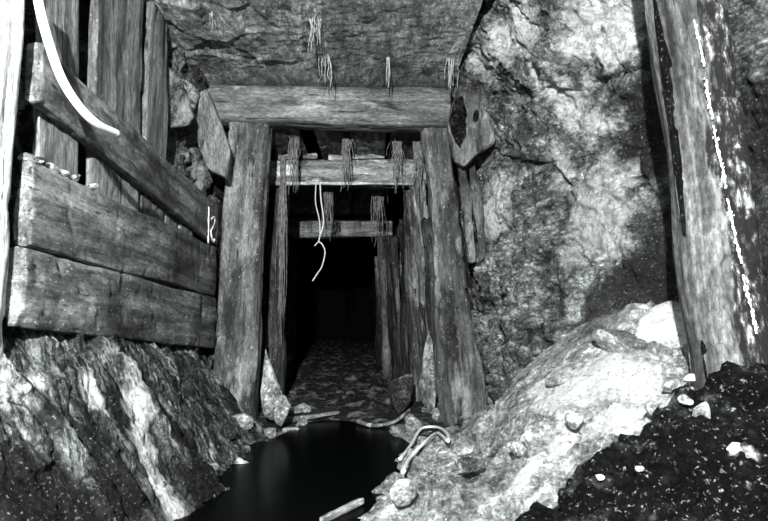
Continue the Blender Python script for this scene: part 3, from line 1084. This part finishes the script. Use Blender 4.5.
# side lagging inside the tunnel: right side
SR = [
    # y0, x0, y1, x1, zbot, ztop, material, label
    (5.22, .575, 5.42, .535, .05, 1.55, 'wood_dark', 'narrow inner board right behind the right portal post'),
    (5.44, .55, 5.76, .47, .85, 1.86, 'wood_inner', 'pale broken board with a pointed top on the right tunnel wall'),
    (5.46, .57, 5.74, .50, .05, .85, 'wood_dark', 'dark stump of board under the pale broken board'),
    (5.85, .47, 6.3, .45, .05, 1.70, 'wood_dark', 'dark board behind the pale broken board'),
    (6.40, .46, 6.95, .43, .05, 1.70, 'wood_dark', 'dark board halfway along the right tunnel wall'),
    (7.1, .40, 7.8, .34, .05, 1.62, 'wood_dark', 'dark board before the third set on the right tunnel wall'),
]
for k, (y0, x0, y1, x1, zb, zt, mt, lab) in enumerate(SR):
    A = Vector(((x0 + x1) / 2 + .04, (y0 + y1) / 2, zb))
    B = Vector(((x0 + x1) / 2 - .03, (y0 + y1) / 2, zt))
    wv = Vector((x1 - x0, y1 - y0, 0))
    nrm = Vector((wv.y, -wv.x, 0)).normalized()
    o = timber('lagging_board', A, B, wv.length, wv.length * .85, .04, mat=M[mt], up=nrm, seed=71 + k, rough=.014, warp=.03, rag0=.05, rag1=.11, split=.02)
    tag(o, lab, 'board')
SLb = [(5.25, -.80, 5.6, -.82, 'left tunnel board just behind the left portal post'), (6.05, -.84, 6.5, -.84, 'left tunnel board past the second left post'),
       (6.6, -.86, 7.1, -.87, 'left tunnel board halfway to the third set'), (7.2, -.88, 7.8, -.9, 'left tunnel board before the third set')]
for k, (y0, x0, y1, x1, lab) in enumerate(SLb):
    A = Vector(((x0 + x1) / 2 - .03, (y0 + y1) / 2, .05))
    B = Vector(((x0 + x1) / 2 + .02, (y0 + y1) / 2, 1.8))
    o = timber('lagging_board', A, B, y1 - y0, (y1 - y0) * .9, .04, mat=M['wood_black'], up=(1, 0, 0), seed=81 + k, rough=.014, warp=.03, rag1=.08, split=.02)
    tag(o, 'dark ' + lab, 'board')

# hanging wire
wt = at(319, 182, 5.6)
we = bpy.data.objects.new('hanging_wire', None)
C.objects.link(we)
we.location = wt
tag(we, 'pale twisted wire dangling from the second cap beam', 'wire')
for nm, pts, r in (('long_strand', [(320, 182), (321, 200), (323.5, 222), (319, 240), (322, 244), (325, 252), (322, 266), (317, 274), (312.5, 281)], .0058),
                   ('short_strand', [(316, 182), (315.5, 202), (319, 218), (320, 230), (319, 240), (314.5, 246)], .0048)):
    bm = bmesh.new()
    tube_into(bm, [p - wt for p in spline([at(x, y, 5.6) for x, y in pts], 6)], r, r * .9, 8)
    link(nm, bm, M['wire'], we)

# ================================================================== ROOTS
def tuft(name, top, L, n, spread, r, seed, label, mat=None, side=0.0):
    rr = random.Random(seed)
    e = bpy.data.objects.new(name, None)
    C.objects.link(e)
    e.location = top
    tag(e, label, 'roots', 'root tufts hanging from the roof')
    bms = {'main_root': bmesh.new(), 'root_hair': bmesh.new()}
    for k in range(n):
        big = k < max(2, n // 5)
        p = Vector((rr.uniform(-1, 1) * spread, rr.uniform(-1, 1) * spread * .6, .07))
        l = .05 + L * (rr.uniform(.95, 1.25) if big else rr.uniform(.35, 1.1))
        pts = [p.copy()]
        m = 7
        for j in range(m):
            p = p + Vector((rr.gauss(0, 1) * spread * .30 + side * l / m, rr.gauss(0, 1) * spread * .3, -l / m))
            pts.append(p.copy())
        tube_into(bms['main_root' if big else 'root_hair'], spline(pts, 4), r * (1.5 if big else rr.uniform(.4, .9)), r * .25, 5, .35)
    for q, bm in bms.items():
        link(q, bm, mat or M['root'], e)
    return e


tuft('root_tuft', at(314, 6, 3.78), .24, 18, .022, .005, 1, 'root tuft at the top edge of the photo, above the middle of the portal')
tuft('root_tuft', at(325, 46, 4.30), .25, 16, .022, .006, 2, 'root tuft touching the portal cap beam, middle one')
tuft('root_tuft', at(388, 44, 4.30), .27, 6, .008, .006, 3, 'thin root string hanging in front of the portal cap beam')
tuft('root_tuft', at(451, 44, 4.32), .30, 12, .018, .0055, 4, 'root tuft beside the right end of the portal cap beam')
tuft('root_tuft', at(213, 4, 3.72), .14, 9, .03, .004, 5, 'small root tuft on the roof in the upper left corner of the chamber')
M['root_dark'] = plain('damp_root', .16, .8, .2, .6)
for k, (x, y0, y1, Y, sp, lab) in enumerate([
        (294, 131, 180, 5.25, .028, 'dark root tuft inside the portal at its left'), (347, 131, 178, 5.25, .028, 'dark root tuft inside the portal at its middle'),
        (396, 130, 182, 5.3, .035, 'dark root tuft inside the portal, right of the middle'), (418, 140, 190, 5.3, .03, 'dark root tuft in the upper right corner of the portal'),
        (328, 164, 222, 6.0, .03, 'dark root tuft below the second cap beam by the wire'), (378, 168, 228, 6.2, .035, 'dark root tuft below the second cap beam at right'),
        (283, 165, 300, 5.6, .02, 'long dark roots trailing down the left tunnel post')]):
    tuft('root_tuft', at(x, y0, Y), (y1 - y0) / F * Y * 1.15, 26, sp, .006, 20 + k, lab, M['root_dark'])

# ================================================================== LOOSE STONES
def place(px, py, w_px, h_px, seed, lab, mat='stone', sink=.3, taper=0.0, Y=None, group=None, cuts=9, depth=1.0, name='rock', rough=.06, rot=None, cat='rock'):
    p = hit(px, py) if Y is None else at(px, py, Y)
    k = p.y / F
    sx, sz = w_px * k * .5 * 1.2, h_px * k * .5 * 1.2
    sy = (sx * .5 + sz * .5) * depth
    c = p + Vector((0, sy * .3, sz * (1 - 2 * sink)))
    o = rock(name, c, (sx, sy, sz), seed, M[mat], rot=rot or (rnd.uniform(-.15, .15), rnd.uniform(-.15, .15), rnd.uniform(-.4, .4)), taper=taper, cuts=cuts, rough=rough)
    tag(o, lab, cat, group)
    return o


# spires at the foot of both tunnel sides
place(268, 420, 32, 62, 301, 'tall pointed pale rock just inside the left portal post', 'stone', .08, .95, Y=4.72, rot=(0, -.12, .3))
place(282, 424, 18, 26, 302, 'low rock leaning against the pointed rock at its right', 'stone', .1, .3, Y=4.62)
place(428, 414, 20, 84, 303, 'tall slim pale rock at the foot of the right tunnel wall', 'stone', .08, .8, Y=5.05, rot=(0, .06, .2))
place(400, 412, 30, 40, 304, 'leaning grey rock slab on the tunnel floor by the right wall', 'stone_dark', .1, .5, Y=5.2, rot=(0, .5, .2))
# rocks round the water
ring = [
    (240, 428, 22, 16, 'pale flat rock against the foot of the left portal post'), (225, 438, 18, 16, 'grey rock in the corner left of the flat pale rock'),
    (300, 414, 18, 12, 'rounded pale rock on the far left shore of the pool'), (290, 434, 15, 10, 'flat stone on the left shore under the pointed rock'),
    (302, 428, 11, 13, 'upright little stone on the left shore of the pool'), (292, 445, 7, 4, 'tiny flat stone at the waterline left of the pool'),
    (276, 452, 22, 9, 'long flat stone on the left shore of the pool'), (263, 447, 14, 10, 'grey stone between the long flat stone and the post'),
    (241, 470, 12, 14, 'pale block of stone near the left bank foot'), (245, 452, 12, 9, 'small stone above the pale block near the left bank'),
    (212, 470, 13, 9, 'small pale stone in the mud beneath the left bank'), (253, 462, 10, 9, 'dull stone at the water beside the pale block'),
    (231, 500, 12, 8, 'small stone lying low at the left waterline'), (270, 436, 15, 11, 'squat stone in front of the pointed rock'),
    (417, 431, 20, 16, 'big rock on the right shore behind the white hose loop'), (397, 437, 12, 12, 'small stone on the right shore left of the hose loop'),
    (391, 428, 10, 7, 'flat little stone at the end of the thin stick'), (442, 420, 18, 16, 'pale rock at the foot of the right portal post'),
    (456, 418, 12, 20, 'upright stone leaning on the right portal post'), (408, 421, 12, 9, 'pebble-like stone behind the big right shore rock'),
    (430, 413, 14, 10, 'grey stone between the slim rock and right portal post'), (384, 404, 14, 12, 'dim rock on the tunnel floor at the right'),
    (372, 500, 26, 26, 'pale rock at the right waterline near the bottom'), (402, 500, 26, 24, 'bright rock beside the near right waterline'),
    (358, 512, 18, 14, 'low stone touching the pool at the bottom edge'),
]
for k, (x, y, a, b_, lab) in enumerate(ring):
    place(x, y, a, b_, 320 + k, lab, 'stone' if k not in (1, 7, 11, 21) else 'stone_dark', .25, name='shore_stone', cat='stone', group='stones around the pool')
# boulders on the bank
place(678, 372, 66, 66, 401, 'large block of pale rock beside the leaning right log', 'boulder', .1, .05, Y=2.8, cuts=9, rough=.05)
place(640, 348, 56, 42, 402, 'rounded pale boulder behind the large pale block', 'boulder', .1, Y=3.0, rough=.05, cuts=7)
place(628, 360, 78, 16, 403, 'tilted flat rock slab on the crest of the rubble bank', 'stone', .3, Y=2.8, rot=(.2, .66, .2), rough=.06)
place(584, 378, 64, 20, 404, 'flat white rock ledge in the middle of the rubble bank', 'boulder', .45, rot=(0, -.12, .1), rough=.06)
place(575, 425, 20, 14, 405, 'small white stone on the bright face of the rubble bank', 'boulder', .3)
place(520, 452, 24, 16, 406, 'pale stone low on the rubble bank', 'crumb', .3)
place(470, 468, 28, 18, 407, 'pale stone on the rubble bank right of the hose loop', 'crumb', .35)
place(505, 415, 20, 14, 408, 'pale stone on the bank edge under the rock wall', 'crumb', .3)
# pale stones in the painted muck
for k, (x, y, a, b_) in enumerate([(661, 409, 24, 22), (688, 402, 16, 9), (706, 418, 20, 22), (694, 380, 22, 8), (728, 405, 13, 6), (737, 455, 16, 16), (672, 388, 20, 14), (640, 470, 8, 6), (600, 478, 9, 6), (752, 440, 9, 7)]):
    place(x, y, a, b_, 430 + k, ['rounded pale stone, largest in the black muck', 'small flat pale stone right of the largest stone in the muck', 'grey stone in the muck under the leaning log',
                                 'long pale stone at the top edge of the black muck', 'little flat stone in the muck near the log foot', 'dull stone low in the muck at the right edge of the photo',
                                 'white stone where bright rubble meets black muck', 'tiny pale stone in the middle of the muck heap', 'tiny pale stone at the lower left of the muck heap',
                                 'tiny stone in the muck near the right photo edge'][k], 'stone', .35, name='muck_stone', cat='stone', group='stones in the black muck')

# rock crumbs on the plank edges
for k, (x, y, w_, h_) in enumerate([(30, 155, 12, 7), (40, 160, 14, 8), (52, 167, 14, 8), (64, 176, 12, 6), (75, 182, 12, 5), (92, 192, 12, 5), (146, 127, 7, 8)]):
    d = ray(x, y)
    q = O + d * ((XL - .02) / d.x)
    z = CAMZ + (.505 if k < 6 else .87)
    kk = q.y / F
    o = rock('rock_crumb', (XL - .03, q.y, z + .012), (w_ * kk * .6, w_ * kk * .9, h_ * kk * .7), 460 + k, M['crumb'], cuts=7)
    tag(o, 'white rock crumb on a plank edge, ' + ['nearest to the pale log', 'second from the pale log', 'third from the pale log', 'fourth from the pale log', 'fifth from the pale log',
                                                      'under the widest upright board', 'caught on the top plank'][k], 'stone', 'rock crumbs on the plank edges')

# sticks
o = timber('stick', at(278, 418, 5.0), at(338, 410, 5.28), .03, .022, .03, mat=M['wood_inner'], seed=91, log=.8, rough=.005, warp=.02)
o.location.z = .035
tag(o, 'pale stick lying across the far end of the pool', 'stick')
bm = bmesh.new()
tube_into(bm, spline([Vector((x, y, z)) for x, y, z in [(-.02, 4.98, .035), (.09, 4.80, .03), (.24, 4.82, .05), (.36, 5.0, .11)]], 6), .016, .010, 8, .1)
tag(centre_origin(link('stick', bm, M['wood_inner'])), 'bent pale stick on the far right shore of the pool', 'stick')
a, b_ = at(322, 523, 2.62), at(362, 497, 2.85)
o = timber('stick', (a.x, a.y, .02), (b_.x, b_.y, .03), .03, .024, .02, mat=M['wood_inner'], seed=93, log=.7, rough=.004, warp=.01)
tag(o, 'short stick lying in the pool at the bottom edge', 'stick')

# looped white hose on the right shore
hpts = []
for x, y, lift in [(403, 472, .02), (410, 458, .03), (424, 443, .04), (437, 433, .06), (448, 441, .03), (446, 432, .07), (436, 427, .10), (421, 429, .10), (411, 445, .06), (400, 459, .02)]:
    p = hit(x, y)
    dd = (p - O)
    hpts.append(p - dd.normalized() * (lift + .02))
o = tube('hose_loop', hpts, .0085, .0085, M['cable'], 10, 8)
tag(o, 'thin white hose looped on the right shore of the pool', 'hose')

# ================================================================== LIGHT
def lamp(name, loc, e, rad):
    l = bpy.data.lights.new(name, 'POINT')
    l.energy = e
    l.shadow_soft_size = rad
    l.color = (.985, 1, .99)
    o = bpy.data.objects.new(name, l)
    o.location = loc
    C.objects.link(o)
    return o


lamp('hand_lamp', (-.30, -.95, 1.78), 1900, .03)

wd = bpy.data.worlds.new('world')
scene.world = wd
wd.use_nodes = True
wd.node_tree.nodes['Background'].inputs[0].default_value = (.9, 1, .98, 1)
wd.node_tree.nodes['Background'].inputs[1].default_value = .012

scene.view_settings.view_transform = 'Standard'
scene.view_settings.look = 'None'
scene.view_settings.gamma = 1
scene.view_settings.exposure = 0.3
scene.view_settings.use_curve_mapping = False
